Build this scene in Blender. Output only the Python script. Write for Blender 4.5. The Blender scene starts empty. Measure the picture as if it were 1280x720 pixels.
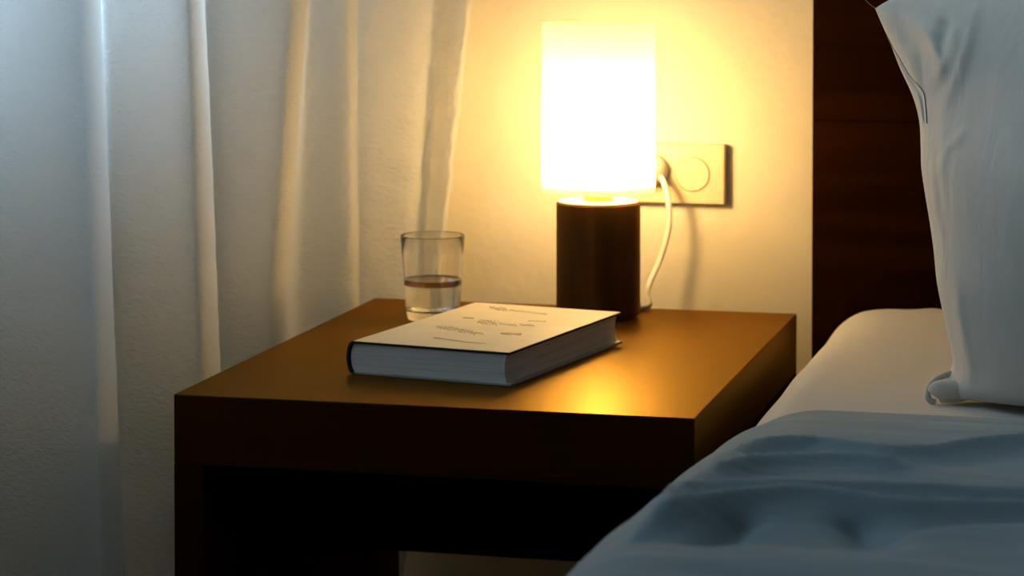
import bpy, bmesh, math, random
from mathutils import Vector, noise
random.seed(4)
S = bpy.context.scene
COL = S.collection
PI = math.pi

# ------------------------------------------------------------------ camera maths
F = 3373.96
PT = math.radians(2.0)
YAW = -0.24732
CAM = Vector((0.93248, -2.38456, 0.96195))
FW = Vector((math.sin(YAW) * math.cos(PT), math.cos(YAW) * math.cos(PT), -math.sin(PT)))
RT = Vector((math.cos(YAW), -math.sin(YAW), 0))
UP = RT.cross(FW)


def ray(x, y):
    return FW + RT * ((x - 640) / F) + UP * ((0.05 - y) / F)


def at_y(x, y, Y):
    d = ray(x, y)
    return CAM + d * ((Y - CAM.y) / d.y)


def at_z(x, y, Z):
    d = ray(x, y)
    return CAM + d * ((Z - CAM.z) / d.z)


# ------------------------------------------------------------------ materials
def new_mat(name):
    m = bpy.data.materials.new(name)
    m.use_nodes = True
    nt = m.node_tree
    b = nt.nodes['Principled BSDF']
    return m, nt, b


def nd(nt, typ, **kw):
    n = nt.nodes.new(typ)
    for k, v in kw.items():
        if k in n.inputs:
            n.inputs[k].default_value = v
        else:
            setattr(n, k, v)
    return n


def coords(nt, scale=(1, 1, 1), rot=(0, 0, 0)):
    tc = nd(nt, 'ShaderNodeTexCoord')
    mp = nd(nt, 'ShaderNodeMapping')
    mp.inputs['Scale'].default_value = scale
    mp.inputs['Rotation'].default_value = rot
    nt.links.new(tc.outputs['Object'], mp.inputs['Vector'])
    return mp.outputs['Vector']


def ramp(nt, fac, stops):
    r = nd(nt, 'ShaderNodeValToRGB')
    e = r.color_ramp.elements
    while len(e) < len(stops):
        e.new(0.5)
    for i, (p, c) in enumerate(stops):
        e[i].position = p
        e[i].color = (*c, 1)
    nt.links.new(fac, r.inputs['Fac'])
    return r.outputs['Color']


def bump(nt, height, b, strength=0.3, dist=0.001):
    bp = nd(nt, 'ShaderNodeBump')
    bp.inputs['Strength'].default_value = strength
    bp.inputs['Distance'].default_value = dist
    nt.links.new(height, bp.inputs['Height'])
    for x in (b if isinstance(b, (list, tuple)) else [b]):
        nt.links.new(bp.outputs['Normal'], x.inputs['Normal'])
    return bp


def mat_plain(name, c, rough=0.6, spec=0.5, metal=0.0, nscale=60, var=0.06):
    m, nt, b = new_mat(name)
    v = coords(nt)
    n = nd(nt, 'ShaderNodeTexNoise', Scale=nscale, Detail=3.0)
    nt.links.new(v, n.inputs['Vector'])
    lo = tuple(x * (1 - var) for x in c)
    hi = tuple(min(1, x * (1 + var)) for x in c)
    nt.links.new(ramp(nt, n.outputs['Fac'], [(0.3, lo), (0.7, hi)]), b.inputs['Base Color'])
    b.inputs['Roughness'].default_value = rough
    b.inputs['Specular IOR Level'].default_value = spec
    b.inputs['Metallic'].default_value = metal
    return m


def mat_wood(name, dark, light, rough=0.35, axis='x', gloss=0.1, tint=(1, .62, .25), bmp=0.08):
    """stained wood: coloured grain under a thin amber lacquer"""
    m, nt, b = new_mat(name)
    sc = {'x': (2.0, 38, 38), 'y': (38, 2.0, 38), 'z': (38, 38, 2.0)}[axis]
    v = coords(nt, sc)
    n = nd(nt, 'ShaderNodeTexNoise', Scale=1.0, Detail=6.0, Roughness=0.6, Distortion=0.4)
    nt.links.new(v, n.inputs['Vector'])
    d = nd(nt, 'ShaderNodeBsdfDiffuse')
    g = nd(nt, 'ShaderNodeBsdfGlossy', Roughness=rough)
    g.inputs['Color'].default_value = (*tint, 1)
    mx = nd(nt, 'ShaderNodeMixShader')
    lw = nd(nt, 'ShaderNodeLayerWeight', Blend=0.5)
    pw = nd(nt, 'ShaderNodeMath', operation='POWER')
    nt.links.new(lw.outputs['Facing'], pw.inputs[0])
    pw.inputs[1].default_value = 3.0
    ma = nd(nt, 'ShaderNodeMath', operation='MULTIPLY_ADD')
    nt.links.new(pw.outputs[0], ma.inputs[0])
    ma.inputs[1].default_value = gloss * 1.6
    ma.inputs[2].default_value = gloss * 0.12
    nt.links.new(ma.outputs[0], mx.inputs['Fac'])
    nt.links.new(ramp(nt, n.outputs['Fac'], [(0.3, dark), (0.72, light)]), d.inputs['Color'])
    nt.links.new(d.outputs[0], mx.inputs[1])
    nt.links.new(g.outputs[0], mx.inputs[2])
    nt.links.new(mx.outputs[0], nt.nodes['Material Output'].inputs['Surface'])
    bump(nt, n.outputs['Fac'], [d, g], bmp, 0.0006)
    return m


def mat_wall():
    m, nt, b = new_mat('painted_plaster')
    v = coords(nt)
    n1 = nd(nt, 'ShaderNodeTexNoise', Scale=9.0, Detail=4.0)
    n2 = nd(nt, 'ShaderNodeTexNoise', Scale=70.0, Detail=5.0)
    for n in (n1, n2):
        nt.links.new(v, n.inputs['Vector'])
    nt.links.new(ramp(nt, n1.outputs['Fac'], [(0.3, (0.70, 0.64, 0.53)), (0.7, (0.76, 0.70, 0.59))]), b.inputs['Base Color'])
    b.inputs['Roughness'].default_value = 0.75
    b.inputs['Specular IOR Level'].default_value = 0.25
    mx = nd(nt, 'ShaderNodeMath', operation='MULTIPLY_ADD')
    nt.links.new(n1.outputs['Fac'], mx.inputs[0])
    mx.inputs[1].default_value = 2.0
    nt.links.new(n2.outputs['Fac'], mx.inputs[2])
    bump(nt, mx.outputs[0], b, 0.28, 0.004)
    return m


def mat_fabric(name, c, transl=0.0, weave=900.0, wstr=0.25, soft=26.0, sstr=0.25, sdist=0.006, aniso=(1, 1, 1), tcol=None):
    m, nt, b = new_mat(name)
    v = coords(nt)
    va = coords(nt, aniso)
    fine = nd(nt, 'ShaderNodeTexNoise', Scale=weave, Detail=2.0)
    nt.links.new(v, fine.inputs['Vector'])
    big = nd(nt, 'ShaderNodeTexNoise', Scale=soft, Detail=3.0, Distortion=0.5)
    nt.links.new(va, big.inputs['Vector'])
    lo = tuple(x * 0.94 for x in c)
    nt.links.new(ramp(nt, fine.outputs['Fac'], [(0.3, lo), (0.7, c)]), b.inputs['Base Color'])
    b.inputs['Roughness'].default_value = 0.9
    b.inputs['Specular IOR Level'].default_value = 0.15
    b.inputs['Sheen Weight'].default_value = 0.15
    b1 = nd(nt, 'ShaderNodeBump')
    b1.inputs['Strength'].default_value = sstr
    b1.inputs['Distance'].default_value = sdist
    nt.links.new(big.outputs['Fac'], b1.inputs['Height'])
    b2 = nd(nt, 'ShaderNodeBump')
    b2.inputs['Strength'].default_value = wstr
    b2.inputs['Distance'].default_value = 0.0006
    nt.links.new(fine.outputs['Fac'], b2.inputs['Height'])
    nt.links.new(b1.outputs['Normal'], b2.inputs['Normal'])
    nt.links.new(b2.outputs['Normal'], b.inputs['Normal'])
    if transl > 0:
        t = nd(nt, 'ShaderNodeBsdfTranslucent')
        t.inputs['Color'].default_value = (*(tcol or c), 1)
        nt.links.new(b2.outputs['Normal'], t.inputs['Normal'])
        mx = nd(nt, 'ShaderNodeMixShader')
        mx.inputs['Fac'].default_value = transl
        out = nt.nodes['Material Output']
        nt.links.new(b.outputs[0], mx.inputs[1])
        nt.links.new(t.outputs[0], mx.inputs[2])
        nt.links.new(mx.outputs[0], out.inputs['Surface'])
    return m


def mat_shade():
    m, nt, b = new_mat('lamp_shade_cloth')
    out = nt.nodes['Material Output']
    v = coords(nt)
    n = nd(nt, 'ShaderNodeTexNoise', Scale=500.0, Detail=2.0)
    nt.links.new(v, n.inputs['Vector'])
    col = ramp(nt, n.outputs['Fac'], [(0.3, (0.62, 0.59, 0.50)), (0.7, (0.66, 0.63, 0.54))])
    d = nd(nt, 'ShaderNodeBsdfDiffuse')
    t = nd(nt, 'ShaderNodeBsdfTranslucent')
    tr = nd(nt, 'ShaderNodeBsdfTransparent')
    tr.inputs['Color'].default_value = (1, 0.97, 0.9, 1)
    for s in (d, t):
        nt.links.new(col, s.inputs['Color'])
    m1 = nd(nt, 'ShaderNodeMixShader')
    m1.inputs['Fac'].default_value = 0.62
    nt.links.new(d.outputs[0], m1.inputs[1])
    nt.links.new(t.outputs[0], m1.inputs[2])
    m2 = nd(nt, 'ShaderNodeMixShader')
    m2.inputs['Fac'].default_value = 0.50
    nt.links.new(m1.outputs[0], m2.inputs[1])
    nt.links.new(tr.outputs[0], m2.inputs[2])
    nt.links.new(m2.outputs[0], out.inputs['Surface'])
    return m


def mat_glass(name, ior, tint=(1, 1, 1), rough=0.0):
    m, nt, b = new_mat(name)
    out = nt.nodes['Material Output']
    g = nd(nt, 'ShaderNodeBsdfGlass')
    g.inputs['IOR'].default_value = ior
    g.inputs['Roughness'].default_value = rough
    n = nd(nt, 'ShaderNodeTexNoise', Scale=5.0)
    nt.links.new(coords(nt), n.inputs['Vector'])
    nt.links.new(ramp(nt, n.outputs['Fac'], [(0.0, tuple(x * .99 for x in tint)), (1.0, tint)]), g.inputs['Color'])
    nt.links.new(g.outputs[0], out.inputs['Surface'])
    return m


def mat_pane():
    m, nt, b = new_mat('window_glass')
    out = nt.nodes['Material Output']
    t = nd(nt, 'ShaderNodeBsdfTransparent')
    g = nd(nt, 'ShaderNodeBsdfGlossy', Roughness=0.02)
    mx = nd(nt, 'ShaderNodeMixShader')
    mx.inputs[0].default_value = 0.05
    nt.links.new(t.outputs[0], mx.inputs[1])
    nt.links.new(g.outputs[0], mx.inputs[2])
    nt.links.new(mx.outputs[0], out.inputs['Surface'])
    return m


def mat_pages():
    m, nt, b = new_mat('paper_pages')
    v = coords(nt, (6, 6, 900))
    n = nd(nt, 'ShaderNodeTexNoise', Scale=1.0, Detail=3.0)
    nt.links.new(v, n.inputs['Vector'])
    nt.links.new(ramp(nt, n.outputs['Fac'], [(0.3, (0.60, 0.60, 0.58)), (0.65, (0.78, 0.78, 0.76))]), b.inputs['Base Color'])
    b.inputs['Roughness'].default_value = 0.85
    bump(nt, n.outputs['Fac'], b, 0.5, 0.0008)
    return m


M = {
    'wall': mat_wall(),
    'ceiling': mat_plain('ceiling_paint', (0.75, 0.74, 0.72), 0.9, 0.2),
    'floor': mat_plain('floor_tile', (0.22, 0.21, 0.19), 0.5, 0.4, nscale=8),
    'table': mat_wood('dark_stained_wood', (0.042, 0.0095, 0.0003), (0.056, 0.0135, 0.0004), 0.34, 'x', 0.165, tint=(1, .65, .20)),
    'table_side': mat_wood('dark_stained_wood_side', (0.036, 0.009, 0.0004), (0.048, 0.013, 0.0006), 0.42, 'z', 0.04, tint=(1, .60, .2)),
    'headboard': mat_wood('headboard_wood', (0.006, 0.0016, 0.0002), (0.017, 0.0048, 0.0006), 0.5, 'x', 0.012, bmp=0.2),
    'lamp_wood': mat_wood('lamp_wood', (0.030, 0.012, 0.003), (0.085, 0.036, 0.009), 0.40, 'z', 0.13, bmp=0.2),
    'lamp_top': mat_plain('lamp_top_lit_wood', (0.78, 0.70, 0.55), 0.4),  # pale tone paints in the lamplight on the wooden base top
    'brass': mat_plain('brushed_brass', (0.80, 0.52, 0.20), 0.35, metal=1.0),
    'shade': mat_shade(),
    'cord': mat_plain('white_plastic_cord', (0.82, 0.80, 0.75), 0.4),
    'plate': mat_plain('cream_switch_plastic', (0.62, 0.53, 0.38), 0.4, 0.3),
    'groove': mat_plain('dark_groove', (0.20, 0.16, 0.11), 0.7),
    'curtain': mat_fabric('sheer_linen', (0.74, 0.74, 0.73), 0.55, 1100.0, 0.5, 110.0, 0.6, 0.004, (1, 1, 2.2), (0.75, 0.78, 0.80)),
    'sheet': mat_fabric('white_cotton_sheet', (0.58, 0.57, 0.56), 0.0, 1400.0, 0.12, 22.0, 0.25, 0.006),
    'pillow': mat_fabric('white_pillow_cotton', (0.66, 0.63, 0.585), 0.0, 1400.0, 0.12, 16.0, 0.3, 0.008, (1.6, 1.6, 0.7)),
    'duvet': mat_fabric('pale_blue_duvet', (0.235, 0.335, 0.40), 0.0, 1400.0, 0.1, 14.0, 0.3, 0.01, (0.6, 1.8, 1)),
    'mattress': mat_fabric('mattress_ticking', (0.66, 0.66, 0.66)),
    'cover': mat_plain('cream_book_cover', (0.76, 0.66, 0.47), 0.55, 0.3, nscale=30),
    'board': mat_plain('dark_book_cloth', (0.018, 0.014, 0.012), 0.6, 0.3),
    'board_under': mat_plain('grey_book_cloth', (0.42, 0.42, 0.39), 0.6, 0.3),
    'pages': mat_pages(),
    'ink': mat_plain('book_lettering', (0.36, 0.27, 0.16), 0.6),
    'glass': mat_glass('clear_glass', 1.48),
    'water': mat_glass('water', 1.333, (0.99, 1, 0.995)),
    'frame': mat_plain('window_frame_paint', (0.7, 0.7, 0.68), 0.5),
    'pane': mat_pane(),
    'thread': mat_plain('loose_cotton_thread', (0.5, 0.4, 0.3), 0.8),
}

# bulb glass gives off the lamp's own light
_m, _nt, _b = new_mat('bulb_glow')
_b.inputs['Base Color'].default_value = (0.9, 0.8, 0.6, 1)
_b.inputs['Emission Color'].default_value = (1, 0.67, 0.275, 1)
_b.inputs['Emission Strength'].default_value = 540.0
M['bulb'] = _m


# ------------------------------------------------------------------ mesh helpers
def obj(name, bm, mat, parent=None, smooth=False, loc=None):
    me = bpy.data.meshes.new(name)
    bmesh.ops.recalc_face_normals(bm, faces=bm.faces)
    bm.to_mesh(me)
    bm.free()
    for mt in (mat if isinstance(mat, (list, tuple)) else [mat]):
        me.materials.append(M[mt])
    if smooth:
        for p in me.polygons:
            p.use_smooth = True
    o = bpy.data.objects.new(name, me)
    COL.objects.link(o)
    if parent:
        o.parent = parent
    if loc:
        o.location = loc
    return o


def thing(name, label, cat, loc=(0, 0, 0), rz=0.0, group=None):
    o = bpy.data.objects.new(name, None)
    o.empty_display_size = 0.05
    COL.objects.link(o)
    o.location = loc
    o.rotation_euler = (0, 0, rz)
    o['label'] = label
    o['category'] = cat
    if group:
        o['group'] = group
    return o


def tag(o, label=None, cat=None, kind=None):
    if label:
        o['label'] = label
    if cat:
        o['category'] = cat
    if kind:
        o['kind'] = kind
    return o


def box(bm, x0, x1, y0, y1, z0, z1, bev=0.0, seg=2):
    vs = [bm.verts.new((x, y, z)) for x in (x0, x1) for y in (y0, y1) for z in (z0, z1)]
    q = [(0, 1, 3, 2), (4, 6, 7, 5), (0, 4, 5, 1), (2, 3, 7, 6), (0, 2, 6, 4), (1, 5, 7, 3)]
    fs = [bm.faces.new([vs[i] for i in f]) for f in q]
    if bev > 0:
        es = list({e for f in fs for e in f.edges})
        bmesh.ops.bevel(bm, geom=es, offset=bev, segments=seg, affect='EDGES', profile=0.5)
    return bm


def lathe(bm, prof, seg=64, c=(0, 0, 0), closed=False):
    rings = []
    for r, z in prof:
        if r < 1e-6:
            rings.append([bm.verts.new((c[0], c[1], c[2] + z))])
        else:
            rings.append([bm.verts.new((c[0] + r * math.cos(2 * PI * k / seg), c[1] + r * math.sin(2 * PI * k / seg), c[2] + z)) for k in range(seg)])
    n = len(rings)
    for i in range(n if closed else n - 1):
        a, b = rings[i], rings[(i + 1) % n]
        for k in range(seg):
            k2 = (k + 1) % seg
            if len(a) == 1 and len(b) == 1:
                continue
            if len(a) == 1:
                bm.faces.new((a[0], b[k], b[k2]))
            elif len(b) == 1:
                bm.faces.new((a[k], b[0], a[k2]))
            else:
                bm.faces.new((a[k], b[k], b[k2], a[k2]))
    return bm


def catmull(pts, n=12):
    out = []
    P = [pts[0]] + list(pts) + [pts[-1]]
    for i in range(1, len(P) - 2):
        p0, p1, p2, p3 = (Vector(P[i + k]) for k in (-1, 0, 1, 2))
        for k in range(n):
            t = k / n
            out.append(0.5 * ((2 * p1) + (p2 - p0) * t + (2 * p0 - 5 * p1 + 4 * p2 - p3) * t * t + (3 * p1 - p0 - 3 * p2 + p3) * t ** 3))
    out.append(Vector(pts[-1]))
    return out


def tube(bm, pts, r, seg=10, taper=None):
    pts = [Vector(p) for p in pts]
    rings = []
    prev = None
    for i, p in enumerate(pts):
        d = (pts[min(i + 1, len(pts) - 1)] - pts[max(i - 1, 0)]).normalized()
        if prev is None:
            a = d.orthogonal().normalized()
        else:
            a = (prev - d * prev.dot(d)).normalized()
        prev = a
        b = d.cross(a)
        rr = r * (taper(i / (len(pts) - 1)) if taper else 1)
        rings.append([bm.verts.new(p + (a * math.cos(2 * PI * k / seg) + b * math.sin(2 * PI * k / seg)) * rr) for k in range(seg)])
    for A, B in zip(rings, rings[1:]):
        for k in range(seg):
            bm.faces.new((A[k], A[(k + 1) % seg], B[(k + 1) % seg], B[k]))
    bm.faces.new(rings[0])
    bm.faces.new(rings[-1])
    return bm


def grid(bm, rows):
    vs = [[bm.verts.new(p) for p in r] for r in rows]
    for i in range(len(vs) - 1):
        for j in range(len(vs[0]) - 1):
            bm.faces.new((vs[i][j], vs[i][j + 1], vs[i + 1][j + 1], vs[i + 1][j]))
    return vs


def sstep(a, b, x):
    t = max(0.0, min(1.0, (x - a) / (b - a)))
    return t * t * (3 - 2 * t)


# ------------------------------------------------------------------ the room
WY = 0.74           # face of the wall behind the bed
WX = -0.36          # face of the window wall
CEIL = 2.5
XR, YF = 3.0, -3.6


def struct(name, bm, mat, **kw):
    return tag(obj(name, bm, mat, **kw), kind='structure')


struct('floor', box(bmesh.new(), WX - 0.2, XR, YF, WY + 0.2, -0.1, 0.0), 'floor')
struct('ceiling', box(bmesh.new(), WX - 0.2, XR, YF, WY + 0.2, CEIL, CEIL + 0.1), 'ceiling')
struct('wall_back', box(bmesh.new(), WX - 0.2, XR, WY, WY + 0.15, 0.0, CEIL), 'wall')
WIN = (-0.72, 0.46, 0.80, 1.15)     # window opening: y0 y1 z0 z1
bm = bmesh.new()
box(bm, WX - 0.14, WX, YF, WIN[0], 0, CEIL)
box(bm, WX - 0.14, WX, WIN[1], WY, 0, 1.96)
box(bm, WX - 0.14, WX, 0.62, WY, 1.96, CEIL)
box(bm, WX - 0.14, WX, WIN[0], WIN[1], 0, WIN[2])
FILL_OPEN = (0.04, 0.62, 1.96, 2.42)      # high opening out of view, added to light the bed tops
box(bm, WX - 0.14, WX, WIN[0], WIN[1], WIN[3], FILL_OPEN[2])
box(bm, WX - 0.14, WX, WIN[0], FILL_OPEN[0], FILL_OPEN[2], CEIL)
box(bm, WX - 0.14, WX, FILL_OPEN[0], FILL_OPEN[1], FILL_OPEN[3], CEIL)
struct('wall_left', bm, 'wall')
bm = bmesh.new()
xa, xb = WX - 0.10, WX - 0.05
for a in ((WIN[0], WIN[0] + .05, WIN[2], WIN[3]), (WIN[1] - .05, WIN[1], WIN[2], WIN[3]),
          (WIN[0] + .05, WIN[1] - .05, WIN[2], WIN[2] + .05), (WIN[0] + .05, WIN[1] - .05, WIN[3] - .05, WIN[3])):
    box(bm, xa, xb, *a)
ym = (WIN[0] + WIN[1]) / 2
box(bm, xa, xb, ym - .03, ym + .03, WIN[2] + .05, WIN[3] - .05)
w1 = struct('window_1', bm, 'frame')
obj('window_pane', box(bmesh.new(), WX - 0.078, WX - 0.072, WIN[0] + .05, WIN[1] - .05, WIN[2] + .05, WIN[3] - .05), 'pane', w1)
bm = bmesh.new()
for a in ((FILL_OPEN[0], FILL_OPEN[0] + .04, FILL_OPEN[2], FILL_OPEN[3]), (FILL_OPEN[1] - .04, FILL_OPEN[1], FILL_OPEN[2], FILL_OPEN[3]), (FILL_OPEN[0] + .04, FILL_OPEN[1] - .04, FILL_OPEN[2], FILL_OPEN[2] + .04), (FILL_OPEN[0] + .04, FILL_OPEN[1] - .04, FILL_OPEN[3] - .04, FILL_OPEN[3])):
    box(bm, xa, xb, *a)
w2 = struct('added_fill_window', bm, 'frame')  # added window out of view, there only to let fill light in
obj('window_pane', box(bmesh.new(), WX - 0.078, WX - 0.072, FILL_OPEN[0] + .04, FILL_OPEN[1] - .04, FILL_OPEN[2] + .04, FILL_OPEN[3] - .04), 'pane', w2)

# ------------------------------------------------------------------ curtain
# plan of the folds: (sideways pixel at the frame's top, at its bottom, distance y)
FOLDS = [(-215, -205, -0.15), (-160, -150, -0.19), (-118, -108, -0.19), (-106, -96, -0.15), (-103, -93, -0.105), (-108, -98, -0.05), (-104, -92, 0.03), (-75, -62, 0.045), (-30, -16, 0.035), (20, 36, 0.015), (66, 88, -0.012), (97, 121, -0.032), (111, 134, -0.025), (120, 144, 0.005), (126, 151, 0.035), (129, 154, 0.07), (121, 147, 0.12), (117, 140, 0.22), (124, 146, 0.285), (150, 170, 0.295), (190, 210, 0.285), (224, 246, 0.268), (239, 261, 0.27), (249, 272, 0.292), (255, 279, 0.32), (257, 282, 0.355), (250, 275, 0.385), (248, 270, 0.4387), (256, 274, 0.4731), (285, 292, 0.4825), (325, 314, 0.4794), (360, 326, 0.4775), (375, 335, 0.4856), (384, 344, 0.5044), (388, 349, 0.5294), (381, 346, 0.5575), (380, 350, 0.5887), (388, 365, 0.6138), (408, 405, 0.6169), (428, 430, 0.6138), (440, 441, 0.6188), (446, 446, 0.636), (448, 448, 0.654), (446, 444, 0.674), (462, 458, 0.672), (490, 478, 0.674), (518, 495, 0.678), (535, 502, 0.685), (546, 506, 0.694), (556, 508, 0.695), (566, 511, 0.686), (578, 515, 0.675), (588, 518, 0.67), (593, 521, 0.676)]
EXT = []  # unseen folds added beyond the frame to block direct window light
yy = -1.28
while yy < -.27:
    p_ = Vector((-.175 + .042 * math.sin(yy * 2 * PI / .19), yy, .62)) - CAM
    q_ = 640 + F * p_.dot(RT) / p_.dot(FW)
    EXT.append((q_, q_, yy))
    yy += .0237
FOLDS = EXT + FOLDS
ZT, ZB = at_y(300, 0, .1).z, at_y(300, 720, .1).z


def curtain_mesh():
    top = catmull([(a, 0, y) for a, b, y in FOLDS], 9)
    bot = catmull([(b, 0, y) for a, b, y in FOLDS], 9)
    zs = [0.012 + k * .04 for k in range(9)] + [.36 + k * .0055 for k in range(112)] + [.976 + .06 * k for k in range(1, 15)]
    rows = []
    n = len(top)
    for z in zs:
        t = max(-0.35, min(1.15, (z - ZB) / (ZT - ZB)))
        r = []
        for i in range(n):
            px = bot[i].x * (1 - t) + top[i].x * t
            Y = bot[i].z * (1 - t) + top[i].z * t
            # bow of the third edge
            d = ray(px, 360)
            X = CAM.x + d.x * (Y - CAM.y) / d.y
            p = Vector((X, Y, z))
            w = max(0, i - 9 * len(EXT)) / (n - 9 * len(EXT))
            # broad slow sway + gathered wrinkles, stronger towards the wall end
            a = noise.noise(Vector((w * 9, z * 3.0, 1.7))) * 0.004
            k = sstep(.72, .86, w)
            a += k * (noise.noise(Vector((w * 30, z * 34, 5.2))) * 0.0032 + noise.noise(Vector((w * 55, z * 70, 8.1))) * 0.0014)
            a += (1 - k) * noise.noise(Vector((w * 70, z * 60, 3.3))) * 0.0007
            p.y += a
            p.x += a * 0.5
            r.append(p)
        rows.append(r)
    return rows


rows = curtain_mesh()
nh = 24
bm = bmesh.new()
grid(bm, [r[:-nh] for r in rows])
curtain = obj('curtain', bm, 'curtain', smooth=True)
tag(curtain, 'pale sheer linen curtain hanging in deep folds left of the nightstand', 'curtain')
bm = bmesh.new()
grid(bm, [r[-nh - 1:] for r in rows])
obj('side_hem', bm, 'curtain', curtain, smooth=True)

# ------------------------------------------------------------------ nightstand
TD = 0.6465
ns = thing('nightstand', 'low dark brown wooden nightstand with a thick top, between curtain and bed', 'nightstand')
obj('top', box(bmesh.new(), 0, .5, 0, TD, .434, .5, .0012), 'table', ns)
obj('side_panel', box(bmesh.new(), 0, .03, 0, TD, 0, .434, .001), 'table_side', ns)
obj('side_panel', box(bmesh.new(), .47, .5, 0, TD, 0, .434, .001), 'table_side', ns)
obj('back_panel', box(bmesh.new(), .03, .47, .565, .583, .222, .434), 'table_side', ns)

# ------------------------------------------------------------------ lamp
LX, LY, LZ = .287, .568, .5
lamp = thing('table_lamp', 'lit table lamp with a white drum shade on a dark wooden cylinder, on the nightstand', 'lamp', (LX, LY, LZ))
bm = bmesh.new()
R = .0472
lathe(bm, [(0, 0), (R - .003, 0), (R - .0035, .004), (R - .0005, .0045), (R, .006), (R, .1285), (R - .001, .1300), (R - .0035, .1300), (0, .1300)], 96)
obj('base', bm, 'lamp_wood', lamp, smooth=False)
bm = bmesh.new()
lathe(bm, [(0, .1300), (R - .0025, .1300), (R - .002, .1312), (R - .003, .1318), (0, .1318)], 96)
obj('base_top_lit', bm, 'lamp_top', lamp)  # thin disc coloured as the lamplit end of the wood
bm = bmesh.new()
lathe(bm, [(0, .1318), (.0160, .1318), (.0165, .1324), (.0165, .1415), (.0155, .1420), (.0125, .1425), (.0125, .168), (0, .168)], 48)
obj('socket', bm, 'brass', lamp, smooth=False)
SH = .0640
bm = bmesh.new()
lathe(bm, [(SH, .1430), (SH, .3310), (SH - .0004, .3325), (SH - .0012, .3325), (SH - .0016, .3310), (SH - .0016, .1430), (SH - .0012, .1418), (SH - .0004, .1418)], 96, closed=True)
obj('lamp_shade', bm, 'shade', lamp, smooth=True)
bm = bmesh.new()
lathe(bm, [(.0130, .1490), (SH - .0018, .1490), (SH - .0018, .1500), (.0130, .1500)], 96, closed=True)
obj('added_diffuser', bm, 'shade', lamp)  # added disc, closes the shade to keep a light cone off the wall
# the ring and three spokes that carry the shade
bm = bmesh.new()
for k in range(3):
    a = 2 * PI * k / 3 + .5
    tube(bm, [(math.cos(a) * .012, math.sin(a) * .012, .158), (math.cos(a) * (SH - .0018), math.sin(a) * (SH - .0018), .158)], .0012, 6)
obj('shade_carrier', bm, 'brass', lamp)
bm = bmesh.new()
lathe(bm, [(0, .168), (.009, .168), (.010, .176), (.017, .192), (.0205, .207), (.0185, .220), (.011, .229), (0, .2315)], 32)
bulb = obj('bulb', bm, 'bulb', lamp, smooth=True)

# cord and plug of the lamp
cpts = [(822, 214, .722), (829, 226, .700), (834, 243, .694), (836.5, 262, .692), (836, 285, .692), (830, 310, .690), (822, 332, .684), (813, 352, .672), (808.5, 368, .655)]
pts = [at_y(*p) for p in cpts]
pts = [p - Vector((LX, LY, LZ)) for p in pts]
pts += [Vector((.0455, .066, .0062)), Vector((.040, .056, .0036)), Vector((.028, .047, .0036)), Vector((.016, .043, .0050))]
bm = bmesh.new()
tube(bm, catmull([tuple(p) for p in pts], 8), .0034, 12)
cord = obj('cord', bm, 'cord', lamp, smooth=True)
p0 = at_y(818, 211, WY - .012)
bm = bmesh.new()
lathe(bm, [(0, .0), (.016, 0), (.0175, .002), (.0175, .014), (.015, .022), (.008, .030), (.0045, .034), (0, .034)], 32)
bmesh.ops.rotate(bm, verts=bm.verts, cent=(0, 0, 0), matrix=__import__('mathutils').Matrix.Rotation(PI / 2, 3, 'X'))
bmesh.ops.translate(bm, verts=bm.verts, vec=p0 - Vector((LX, LY, LZ)))
obj('plug', bm, 'cord', cord, smooth=True)

# ------------------------------------------------------------------ socket plate on the wall
a, b_ = at_y(906, 181, WY - .012), at_y(906, 256, WY - .012)
px1, pz1, pz0 = a.x, a.z, b_.z
px0 = px1 - .148
sp = thing('wall_socket', 'cream double socket plate on the wall behind the lamp', 'socket', (0, 0, 0))
obj('plate', box(bmesh.new(), px0, px1, WY - .013, WY, pz0, pz1, .0018), 'plate', sp)
cc = at_y(866, 218, WY - .013)
for nm, cx in (('socket_insert', cc.x), ('socket_insert', cc.x - .0745)):
    bm = bmesh.new()
    lathe(bm, [(0, 0), (.0196, 0), (.0196, .0010), (.0190, .0016), (0, .0016)], 64)
    bmesh.ops.rotate(bm, verts=bm.verts, cent=(0, 0, 0), matrix=__import__('mathutils').Matrix.Rotation(PI / 2, 3, 'X'))
    bmesh.ops.translate(bm, verts=bm.verts, vec=(cx, WY - .0129, cc.z))
    o = obj(nm, bm, 'plate', sp)
    bm = bmesh.new()
    lathe(bm, [(.0197, 0), (.0207, 0), (.0207, .0005), (.0197, .0005)], 64, closed=True)
    bmesh.ops.rotate(bm, verts=bm.verts, cent=(0, 0, 0), matrix=__import__('mathutils').Matrix.Rotation(PI / 2, 3, 'X'))
    bmesh.ops.translate(bm, verts=bm.verts, vec=(cx, WY - .0128, cc.z))
    obj('groove_ring', bm, 'groove', o)

# ------------------------------------------------------------------ book
BW, BD, BH = .1742, .2845, .0329
bk = thing('book', 'thick hardback book with a cream cover and dark spine, lying on the nightstand', 'book', (.2381, .2721, .5), -.1788)
w, d = BW / 2, BD / 2
ct = .0026
# covers: thin boards; top one cream above with a dark edge
bm = bmesh.new()
box(bm, -w + .004, w, -d, d, BH - ct, BH - .0006, .0003, 1)
tc = obj('front_cover', bm, 'board', bk)
obj('cover_sheet', box(bmesh.new(), -w + .0045, w - .0002, -d + .0002, d - .0002, BH - .0006, BH, .00015, 1), 'cover', tc)
obj('back_cover', box(bmesh.new(), -w + .004, w + .0015, -d, d, 0, ct, .0004, 1), 'board_under', bk)
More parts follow.
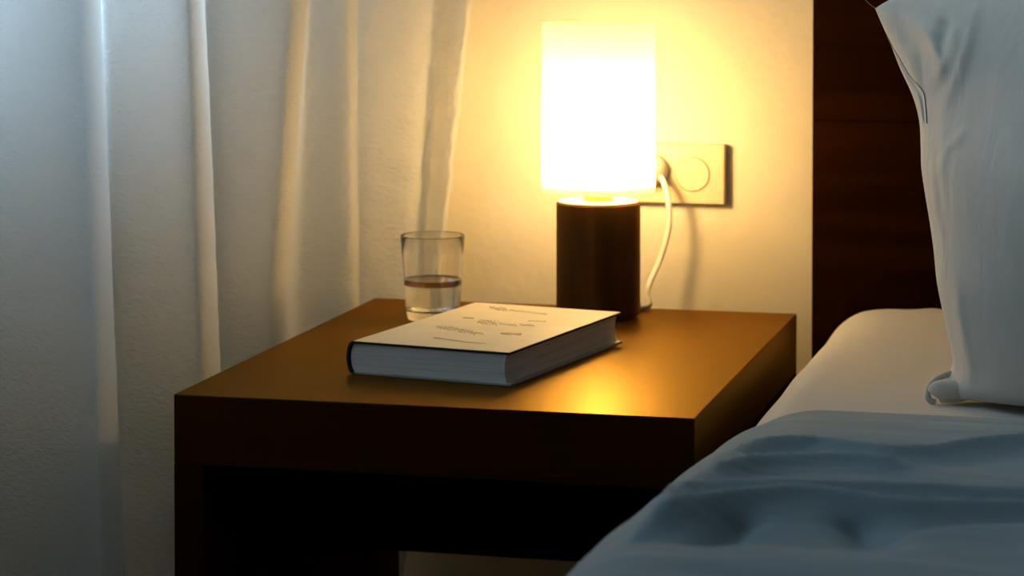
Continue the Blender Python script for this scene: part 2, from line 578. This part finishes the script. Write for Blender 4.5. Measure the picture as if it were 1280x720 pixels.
# rounded spine
bm = bmesh.new()
secs = []
for y in (-d, d):
    o_ = []
    for k in range(13):
        t = -PI / 2 + PI * k / 12
        o_.append((-w + .0055 - .0085 * math.cos(t) ** .8 if abs(math.cos(t)) > 1e-6 else -w + .0055, y, BH / 2 + (BH / 2) * math.sin(t)))
    for k in range(12, -1, -1):
        t = -PI / 2 + PI * k / 12
        o_.append((-w + .0072 - .0075 * max(0, math.cos(t)) ** .8, y, BH / 2 + (BH / 2 - .0022) * math.sin(t)))
    secs.append([bm.verts.new(p) for p in o_])
n = len(secs[0])
for k in range(n):
    bm.faces.new((secs[0][k], secs[0][(k + 1) % n], secs[1][(k + 1) % n], secs[1][k]))
h2 = n // 2
for s_ in secs:
    for k in range(h2 - 1):
        bm.faces.new((s_[k], s_[k + 1], s_[n - 2 - k], s_[n - 1 - k]))
obj('spine', bm, 'board', bk, smooth=False)
# page block: flat front, slightly hollow fore edge
bm = bmesh.new()
rows_ = []
for k in range(9):
    z = ct + (BH - 2 * ct) * k / 8
    hol = .0022 * math.sin(PI * k / 8)
    rnd = .0062 * (1 - math.cos(math.asin(max(-1, min(1, (k - 4) / 4.4)))))
    rows_.append([(-w + .001 + rnd, -d + .0022, z), (w - .004 - hol, -d + .0022, z), (w - .004 - hol, d - .0022, z), (-w + .001 + rnd, d - .0022, z), (-w + .001 + rnd, -d + .0022, z)])
vs = [[bm.verts.new(p) for p in r[:4]] for r in rows_]
for i in range(8):
    for j in range(4):
        bm.faces.new((vs[i][j], vs[i][(j + 1) % 4], vs[i + 1][(j + 1) % 4], vs[i + 1][j]))
bm.faces.new(vs[0])
bm.faces.new(vs[-1])
obj('page_block', bm, 'pages', bk)

# worn, illegible script on the cover: lines of small looping strokes
from mathutils import Matrix
BI = (Matrix.Translation(bk.location) @ Matrix.Rotation(-.1788, 4, 'Z')).inverted()


def cover_pt(x, y):
    return BI @ at_z(x, y, .5 + BH)


for (ax, ay, bx, by, amp, thick) in [(612, 384.5, 634, 387, 2.4, 1.3), (636, 387.5, 684, 393, 1.1, .6), (578, 397, 592, 398, .8, 1.0), (597, 402, 622, 404, 3.0, 1.3),
                                     (624, 404.5, 646, 407, 1.2, .7), (650, 406, 668, 407, 1.2, .7), (660, 401, 682, 402, 1.0, .6), (546, 408.5, 572, 412, 2.6, 1.2), (573, 412.5, 592, 416, 2.8, 1.2),
                                     (592, 416, 604, 417, 1.0, .7), (626, 417, 652, 418, 1.6, 1.1), (541, 422, 585, 428, .6, .9), (585, 428, 606, 429.5, .5, .7)]:
    n = max(10, int((bx - ax) * 1.5))
    seg = []
    for i in range(n + 1):
        t = i / n
        x = ax + (bx - ax) * t + 1.3 * math.sin(i * 2.1)
        y = ay + (by - ay) * t + amp * 1.15 * math.sin(i * 1.15 + ax) * (.35 + .65 * random.random())
        q = cover_pt(x, y)
        seg.append((q.x, q.y, BH + .00005))
    bm = bmesh.new()
    tube(bm, seg, .00032 * thick, 5)
    obj('lettering', bm, 'ink', tc)


# ------------------------------------------------------------------ glass of water
gx, gy = .111, .507
glass = thing('drinking_glass', 'clear tumbler of water standing on the back of the nightstand', 'glass', (gx, gy, .5))
H = .0945
r0, r1 = .0298, .0362
prof_o = [(0, 0), (r0 - .003, 0), (r0 - .0008, .0008), (r0, .0025)]
prof_o += [(r0 + (r1 - r0) * t, .0025 + (H - .0033) * t) for t in (.25, .5, .75, 1)]
ri = lambda z: r0 + (r1 - r0) * (z - .0025) / (H - .0033) - .0013
prof = prof_o + [(r1 - .0003, H), (r1 - .0010, H)] + [(ri(z), z) for z in (H - .001, .075, .055, .035, .018)] + [(ri(.012) - .0012, .0120), (ri(.012) - .005, .0105), (0, .0102)]
bm = bmesh.new()
lathe(bm, prof, 96)
obj('tumbler', bm, 'glass', glass, smooth=True)
wz = .0455
wprof = [(0, .0104), (ri(.012) - .0050, .0107), (ri(.012) - .0010, .0122)] + [(ri(z) + .00025, z) for z in (.018, .028, .037, wz)] + [(ri(wz) - .0012, wz - .0009), (ri(wz) - .004, wz - .0013), (0, wz - .0014)]
bm = bmesh.new()
lathe(bm, wprof, 96)
w_ = obj('water', bm, 'water', None, smooth=True, loc=(gx, gy, .5))
tag(w_, 'clear still water filling the lower half of the tumbler', 'water')

# ------------------------------------------------------------------ bed and mattress
BX0, BX1 = .532, 2.13
bed = thing('bed', 'wide low bed with a dark plank headboard against the wall', 'bed')
hx = at_y(1015, 300, .70).x
bm = bmesh.new()
zg = [.16, .44, at_y(1100, 152, .70).z, 1.12]
for z0, z1 in zip(zg, zg[1:]):
    box(bm, hx, BX1 + .03, .70, WY - .002, z0 + .0002, z1 - .0002, .0006, 1)
obj('headboard', bm, 'headboard', bed)
for x0, x1 in ((BX0 + .012, BX0 + .04), (BX1 - .04, BX1 - .012)):
    obj('side_rail', box(bmesh.new(), x0, x1, -1.30, .70, .14, .26, .002), 'headboard', bed)
obj('foot_rail', box(bmesh.new(), BX0 + .04, BX1 - .04, -1.30, -1.27, .14, .26, .002), 'headboard', bed)
obj('platform', box(bmesh.new(), BX0 + .04, BX1 - .04, -1.27, .70, .20, .26), 'headboard', bed)
for x in (BX0 + .06, BX1 - .12):
    for y in (-1.2, .55):
        obj('leg', box(bmesh.new(), x, x + .06, y, y + .06, 0, .14, .003), 'headboard', bed)

mt = thing('mattress', 'thick mattress in a white fitted sheet on the bed, beside the nightstand', 'mattress', (0, 0, 0))
obj('mattress_core', box(bmesh.new(), BX0 + .02, BX1 - .02, -1.28, .685, .262, .47, .04, 4), 'mattress', mt)


def mattress_z(x, y):
    z = .5
    z += .0035 * noise.noise(Vector((x * 5, y * 3, 2.2)))
    z += .0022 * noise.noise(Vector((x * 14, y * 9, 4.1)))
    z += .0115 * math.exp(-((y - .60) / .16) ** 2) * sstep(.535, .61, x)
    z += .004 * math.exp(-((x - .655) / .018) ** 2 - ((y - .66) / .03) ** 2)
    return z


bm = bmesh.new()
Rr = .052
xs = [BX0 + Rr * (1 - math.cos(PI / 2 * k / 14)) for k in range(15)] + [BX0 + Rr + k * .0085 for k in range(1, 48)] + [BX0 + .46 + k * .1 for k in range(1, 11)] + [BX1 - Rr * (1 - math.cos(PI / 2 * k / 8)) for k in range(8, -1, -1)]
xs = sorted(set(round(x, 5) for x in xs))
ys = [-1.29 + .05 * k for k in range(23)] + [-.16 + .009 * k for k in range(90)]
ys = [y for y in ys if y < .689 - Rr * .98] + [.689 - Rr * (1 - math.sin(PI / 2 * k / 10)) for k in range(11)]


def drop(u, R_):
    u = max(0.0, min(R_, u))
    return R_ - math.sqrt(max(0, R_ * R_ - (R_ - u) ** 2))


rows_ = []
for y in ys:
    r = []
    for i, x in enumerate(xs):
        dz = drop(x - BX0, Rr), drop(BX1 - x, Rr), drop(.689 - y, Rr), drop(y + 1.29, Rr)
        z = mattress_z(x, y) - math.sqrt(sum(q * q for q in dz))
        z = max(z, .40)
        r.append(Vector((x, y, z)))
    # sides hang down to the platform
    wob = .002 * noise.noise(Vector((y * 12, 1, 1)))
    r = [Vector((BX0 + .012, y, .275)), Vector((BX0 + .003 + wob, y, .35)), Vector((BX0 + wob, y, .42))] + r + [Vector((BX1, y, .42)), Vector((BX1 - .012, y, .275))]
    rows_.append(r)
rows_ = [[Vector((p.x, -1.285, .275 if p.z > .275 else p.z)) for p in rows_[0]]] + rows_ + [[Vector((p.x, .688, .275)) for p in rows_[-1]]]
grid(bm, rows_)
obj('fitted_sheet', bm, 'sheet', mt, smooth=True)

# ------------------------------------------------------------------ duvet
DZ = .545


def poly_dist(px, py, P):
    best = 9e9
    tt = 0
    L = 0
    for (x0, y0), (x1, y1) in zip(P, P[1:]):
        dx, dy = x1 - x0, y1 - y0
        l2 = dx * dx + dy * dy
        t = max(0, min(1, ((px - x0) * dx + (py - y0) * dy) / l2))
        ex, ey = px - x0 - dx * t, py - y0 - dy * t
        q = ex * ex + ey * ey
        if q < best:
            best = q
            side = ey
            tt = L + t
        L += 1
    return math.sqrt(best), tt / L, side


def ridge(pix, h, wd, back=1.0):
    P = []
    for x, y in pix:
        p = at_z(x, y, DZ)
        P.append((p.x, p.y))
    return P, h, wd, back


RID = [ridge([(850, 600), (890, 570), (925, 555), (960, 547), (1030, 545), (1060, 552), (1110, 558), (1165, 555), (1225, 541), (1300, 528)], .0075, .017, .8),
       ridge([(880, 592), (905, 578), (940, 570), (985, 566), (1060, 565), (1110, 571)], .0060, .013, .8),
       ridge([(800, 640), (850, 610), (930, 605), (1010, 606), (1110, 607), (1290, 612)], .0060, .016, .8),
       ridge([(800, 660), (850, 641), (910, 630), (980, 622), (1040, 626), (1130, 636), (1290, 638)], .0095, .020, .8),
       ridge([(790, 668), (820, 648), (850, 630)], .0045, .008, 1),
       ridge([(815, 632), (845, 612), (880, 592)], .0040, .008, 1),
       ridge([(936, 640), (918, 656), (904, 672), (880, 684)], -.0100, .014, 1),
       ridge([(1062, 640), (1076, 652), (1092, 668), (1108, 682)], -.0085, .013, 1),
       ridge([(955, 645), (935, 668), (920, 684)], .0035, .008, 1)]
STEP, _, _, _ = ridge([(700, 702), (800, 692), (860, 691), (930, 690), (1010, 691), (1080, 691), (1105, 678), (1140, 668), (1200, 663), (1300, 660)], 0, 0)
STEP_Y = at_z(1000, 697, DZ).y
DX0 = .505


def duvet_top(x, y):
    e = sstep(.02, -.13, y)
    z = .5075 + .020 * e + .014 * sstep(-.10, -.6, y)
    if x < 1.25 and y > -1.0:
        for P, h, wd, back in RID:
            q, t, side = poly_dist(x, y, P)
            if q < wd * 3:
                ww = wd * (back if side > 0 else 1)
                z += 1.5 * h * math.exp(-(q / ww) ** 1.4) * min(1, 5 * t + .25) * sstep(.01, -.08, y) * (.25 + .75 * sstep(DX0, DX0 + .085, x))
        q, t, side = poly_dist(x, y, STEP)
        q = q if side > 0 else -q
        z += .010 * sstep(.014, -.010, q) * (1 - .5 * sstep(STEP_Y - .1, STEP_Y - .35, y)) * sstep(DX0 - .02, DX0 + .10, x)
    z += .006 * noise.noise(Vector((x * 3.1, y * 5.0, 7.7)))
    z += .003 * noise.noise(Vector((x * 7 + y * 6, y * 16, 9.1)))
    return z


bm = bmesh.new()
RD = .115
ys = [.018 - .0004 * k * k for k in range(6)]
y = ys[-1]
while y > -.80:
    y -= .0062
    ys.append(y)
while y > -1.34:
    y -= .03
    ys.append(y)
xin = [RD * (1 - math.cos(PI / 2 * k / 22)) for k in range(23)] + [RD + .0066 * k for k in range(1, 70)] + [RD + .46 + .08 * k for k in range(1, 14)]
rows_ = []
for y in ys:
    r = []
    bul = .012 * sstep(.01, -.5, y) + .004 * noise.noise(Vector((y * 8, 0, 3)))
    x0 = DX0 - bul
    edge = .021 * math.sqrt(max(0, 1 - (max(0, y + .010) / .0281) ** 2)) if y > -.010 else .021
    for u in xin:
        x = x0 + u
        if x > BX1 + .02:
            continue
        zt = max(duvet_top(x, y), .5062 + .4 * edge) - (.021 - edge) * .8
        dr = drop(u, RD)
        r.append(Vector((x, y, zt - dr)))
    top0 = r[0].z
    # hanging left side
    hang = []
    for k in range(9, 0, -1):
        t = k / 9
        z = top0 - (top0 - .19) * t
        xo = -.008 * math.sin(PI * t) + .006 * noise.noise(Vector((y * 10, t * 3, 6))) * t
        hang.append(Vector((x0 + xo + .004 * t, y, z)))
    rows_.append(hang + r)
nmin = min(len(r) for r in rows_)
rows_ = [r[:nmin] for r in rows_]
# rolled head edge: underside tucked back
under = [[Vector((p.x, rows_[0][i].y - .004, p.z - .016)) for i, p in enumerate(rows_[0])]]
under[0] = [Vector((max(p.x, DX0 + .004), p.y, max(p.z, .5045) if p.x > .58 else p.z)) for p in under[0]]
grid(bm, under + rows_)
duvet = obj('duvet', bm, 'duvet', smooth=True)
tag(duvet, 'rumpled pale blue duvet pulled over the bed and hanging down its side', 'duvet')

# ------------------------------------------------------------------ pillow
def pil(x, y):
    return at_y(x, y, .225 - .085 * max(0, min(1, y / 500.0)))


left_px = [(1094, 11), (1101, 27), (1111, 50), (1125, 85), (1141, 120), (1149, 150), (1151, 180), (1152, 210), (1157, 245), (1162, 275), (1167, 310), (1171, 350), (1177, 382), (1182, 404), (1188, 432), (1191, 452), (1186, 466), (1175, 478), (1166, 490), (1164, 503)]
left = catmull([tuple(pil(*p)) for p in left_px], 6)
for p in left:
    p.z = max(p.z, .508)
NL = len(left) - 1
WP = .62


def right_of(p):
    return Vector((2 * (left[0].x + WP / 2) - p.x + .02, p.y - .06 - .40 * sstep(.5, .72, p.z), p.z))


def top_z(s):
    return left[0].z + .085 * (math.sin(PI * s) ** .85) if 0 < s < 1 else left[0].z


NS = 130
ss = [(k / NS) ** 1.7 * .5 for k in range(NS + 1)]
ss = ss + [1 - s for s in reversed(ss[:-1])]
zt0, zb0 = left[0].z, left[-1].z
# wrinkles running from the upper corner and down the side (pixel polylines)
WR = [([(1118, 20), (1150, 55), (1165, 80)], -.004, .006), ([(1125, 15), (1165, 40), (1180, 70)], .004, .006), ([(1150, 15), (1172, 50), (1180, 78), (1172, 110)], .0035, .0055),
      ([(1128, 40), (1140, 62)], -.004, .005), ([(1152, 70), (1160, 100)], -.005, .0055), ([(1205, 20), (1195, 60), (1175, 100)], .004, .006), ([(1190, 25), (1183, 55)], -.004, .006),
      ([(1225, 5), (1212, 60), (1185, 130), (1178, 200), (1180, 240)], .0035, .007), ([(1165, 170), (1170, 230), (1180, 300), (1186, 360)], .0035, .005), ([(1172, 165), (1178, 225), (1187, 290)], -.003, .004),
      ([(1215, 155), (1190, 180), (1176, 215)], .003, .004), ([(1196, 330), (1204, 400), (1214, 445), (1216, 472)], .008, .0065), ([(1190, 390), (1196, 430), (1202, 470)], -.010, .005)]
SEAM = [(1109, 45), (1117, 60), (1126, 74), (1137, 92), (1147, 106), (1155, 118), (1157, 132), (1159, 152)]


def pix_of(p):
    dd = p - CAM
    z = dd.dot(FW)
    return 640 + F * dd.dot(RT) / z, .05 - F * dd.dot(UP) / z


def half(sign):
    rows = []
    for i in range(NL + 1):
        t = i / NL
        L = left[i]
        Rg = right_of(L)
        vz = (L.z - zb0) / (zt0 - zb0)
        row = []
        for s in ss:
            p = L.lerp(Rg, s)
            # the top edge bulges upward between the corners, the foot sits flat
            p.z += (top_z(s) - zt0) * max(0, vz) ** 2.2
            fs = min(s, 1 - s)
            # distance in from the sides
            u = min(1, fs * (Rg.x - L.x) / .24)
            v1 = min(1, max(0, t) / .42)
            v2 = min(1, max(0, 1 - t) / .30)
            prof = (1 - (1 - u) ** 2.0) ** .52 * (1 - (1 - v1) ** 2.4) ** .7 * (1 - (1 - v2) ** 2.2) ** .6
            off = .105 * prof
            if sign < 0:
                x_, y_ = pix_of(p)
                if 1080 < x_ < 1290:
                    f_ = min(1, u * 4) * .9
                    for P, h, wd in WR:
                        q, tq, sd = poly_dist(x_, y_, P)
                        q /= 1300
                        if q < wd * 3:
                            off += 1.5 * h * math.exp(-(q / wd) ** 2) * min(1, 4 * min(tq, 1 - tq) + .2) * f_
                    q, tq, sd = poly_dist(x_, y_, SEAM)
                    off -= .0045 * math.exp(-(q / 2.2) ** 2)
                off += .003 * noise.noise(Vector((p.x * 22 + p.z * 5, p.z * 8, 2))) * u * v1
            else:
                off *= .95
            row.append(Vector((p.x, p.y + sign * off, max(p.z, .5055))))
        rows.append(row)
    return rows


bm = bmesh.new()
grid(bm, half(-1))
grid(bm, half(1))
bmesh.ops.remove_doubles(bm, verts=bm.verts, dist=.0002)
pillow = obj('pillow', bm, 'pillow', smooth=True)
tag(pillow, 'white pillow standing upright at the head of the bed, one lower corner curled', 'pillow')
fr = half(-1)


def front_point(x, y):
    best, bp = 9e9, None
    for r in fr:
        for p in r[:120]:
            a_, b2 = pix_of(p)
            q = (a_ - x) ** 2 + (b2 - y) ** 2
            if q < best:
                best, bp = q, p
    return bp


bm = bmesh.new()
tube(bm, catmull([tuple(front_point(x, y)) for x, y in SEAM], 4), .0009, 6)
obj('seam_shade', bm, 'groove', pillow, smooth=True)  # dark tube paints in the shade of the pillow's seam crease
bm = bmesh.new()
roll = catmull([tuple(at_y(x, y, .120)) for x, y in ((1167, 494), (1172, 490), (1188, 489), (1206, 490), (1222, 493))], 6)
tube(bm, roll, .0105, 14, lambda t: max(.12, (1 - abs(2 * t - .9) ** 3.2 * .9)) if t < .95 else .12)
obj('corner_roll', bm, 'pillow', pillow, smooth=True)
bm = bmesh.new()
hem = catmull([tuple(at_y(x, y, yy)) for x, y, yy in ((1196, 466, .140), (1184, 468, .135), (1171, 474, .130), (1162, 483, .126), (1159.5, 492, .122), (1162, 500, .121), (1170, 503, .121))], 6)
tube(bm, hem, .0030, 10)
obj('corner_hem', bm, 'pillow', pillow, smooth=True)
bm = bmesh.new()
tp = left[0]
tube(bm, catmull([tuple(tp + Vector((.002, 0, -.001))), tuple(tp + Vector((-.006, 0, .005))), tuple(tp + Vector((-.016, .0, .014))), tuple(tp + Vector((-.03, .004, .02)))], 5), .00035, 5)
obj('loose_thread', bm, 'thread', pillow)

# ------------------------------------------------------------------ lights
def light(name, typ, loc, energy, color, **kw):
    l = bpy.data.lights.new(name, typ)
    l.energy = energy
    l.color = color
    for k, v in kw.items():
        setattr(l, k, v)
    o = bpy.data.objects.new(name, l)
    COL.objects.link(o)
    o.location = loc
    return o


w_l = light('window_daylight', 'AREA', (WX - .40, -.12, 1.00), 37.0, (.58, .81, 1.0), shape='RECTANGLE', size=.62, size_y=1.35)
w_l.rotation_euler = (0, -PI / 2, 0)

fill_l = light('bed_fill_light', 'AREA', (WX - .24, .42, 2.44), 44.0, (.63, .84, .97), shape='RECTANGLE', size=.34, size_y=.45)  # fill light added for the bed tops, shining through the added opening
fill_l.rotation_euler = Vector((1.40, -.75, -1.9)).to_track_quat('-Z', 'Y').to_euler()
wd_ = bpy.data.worlds.new('dusk_sky')
S.world = wd_
wd_.use_nodes = True
bg = wd_.node_tree.nodes['Background']
bg.inputs['Color'].default_value = (.60, .82, 1.0, 1)
bg.inputs['Strength'].default_value = .008

# ------------------------------------------------------------------ camera
cd = bpy.data.cameras.new('camera')
cam = bpy.data.objects.new('camera', cd)
COL.objects.link(cam)
cam.location = CAM
cam.rotation_euler = Matrix((RT, UP, -FW)).transposed().to_euler()
cd.sensor_width = 36
cd.lens = F / 1280 * 36
cd.shift_y = -359.95 / 1280
cd.clip_start = .05
cd.dof.use_dof = True
cd.dof.focus_distance = 2.55
cd.dof.aperture_fstop = 8.0
S.camera = cam

# ------------------------------------------------------------------ view
S.view_settings.view_transform = 'Standard'
S.view_settings.look = 'None'
S.view_settings.gamma = 1
S.view_settings.use_curve_mapping = False
S.view_settings.exposure = 0.15
S.cycles.use_denoising = True
S.cycles.max_bounces = 14
S.cycles.transmission_bounces = 12
S.cycles.transparent_max_bounces = 12
S.cycles.diffuse_bounces = 6
S.cycles.sample_clamp_indirect = 6.0
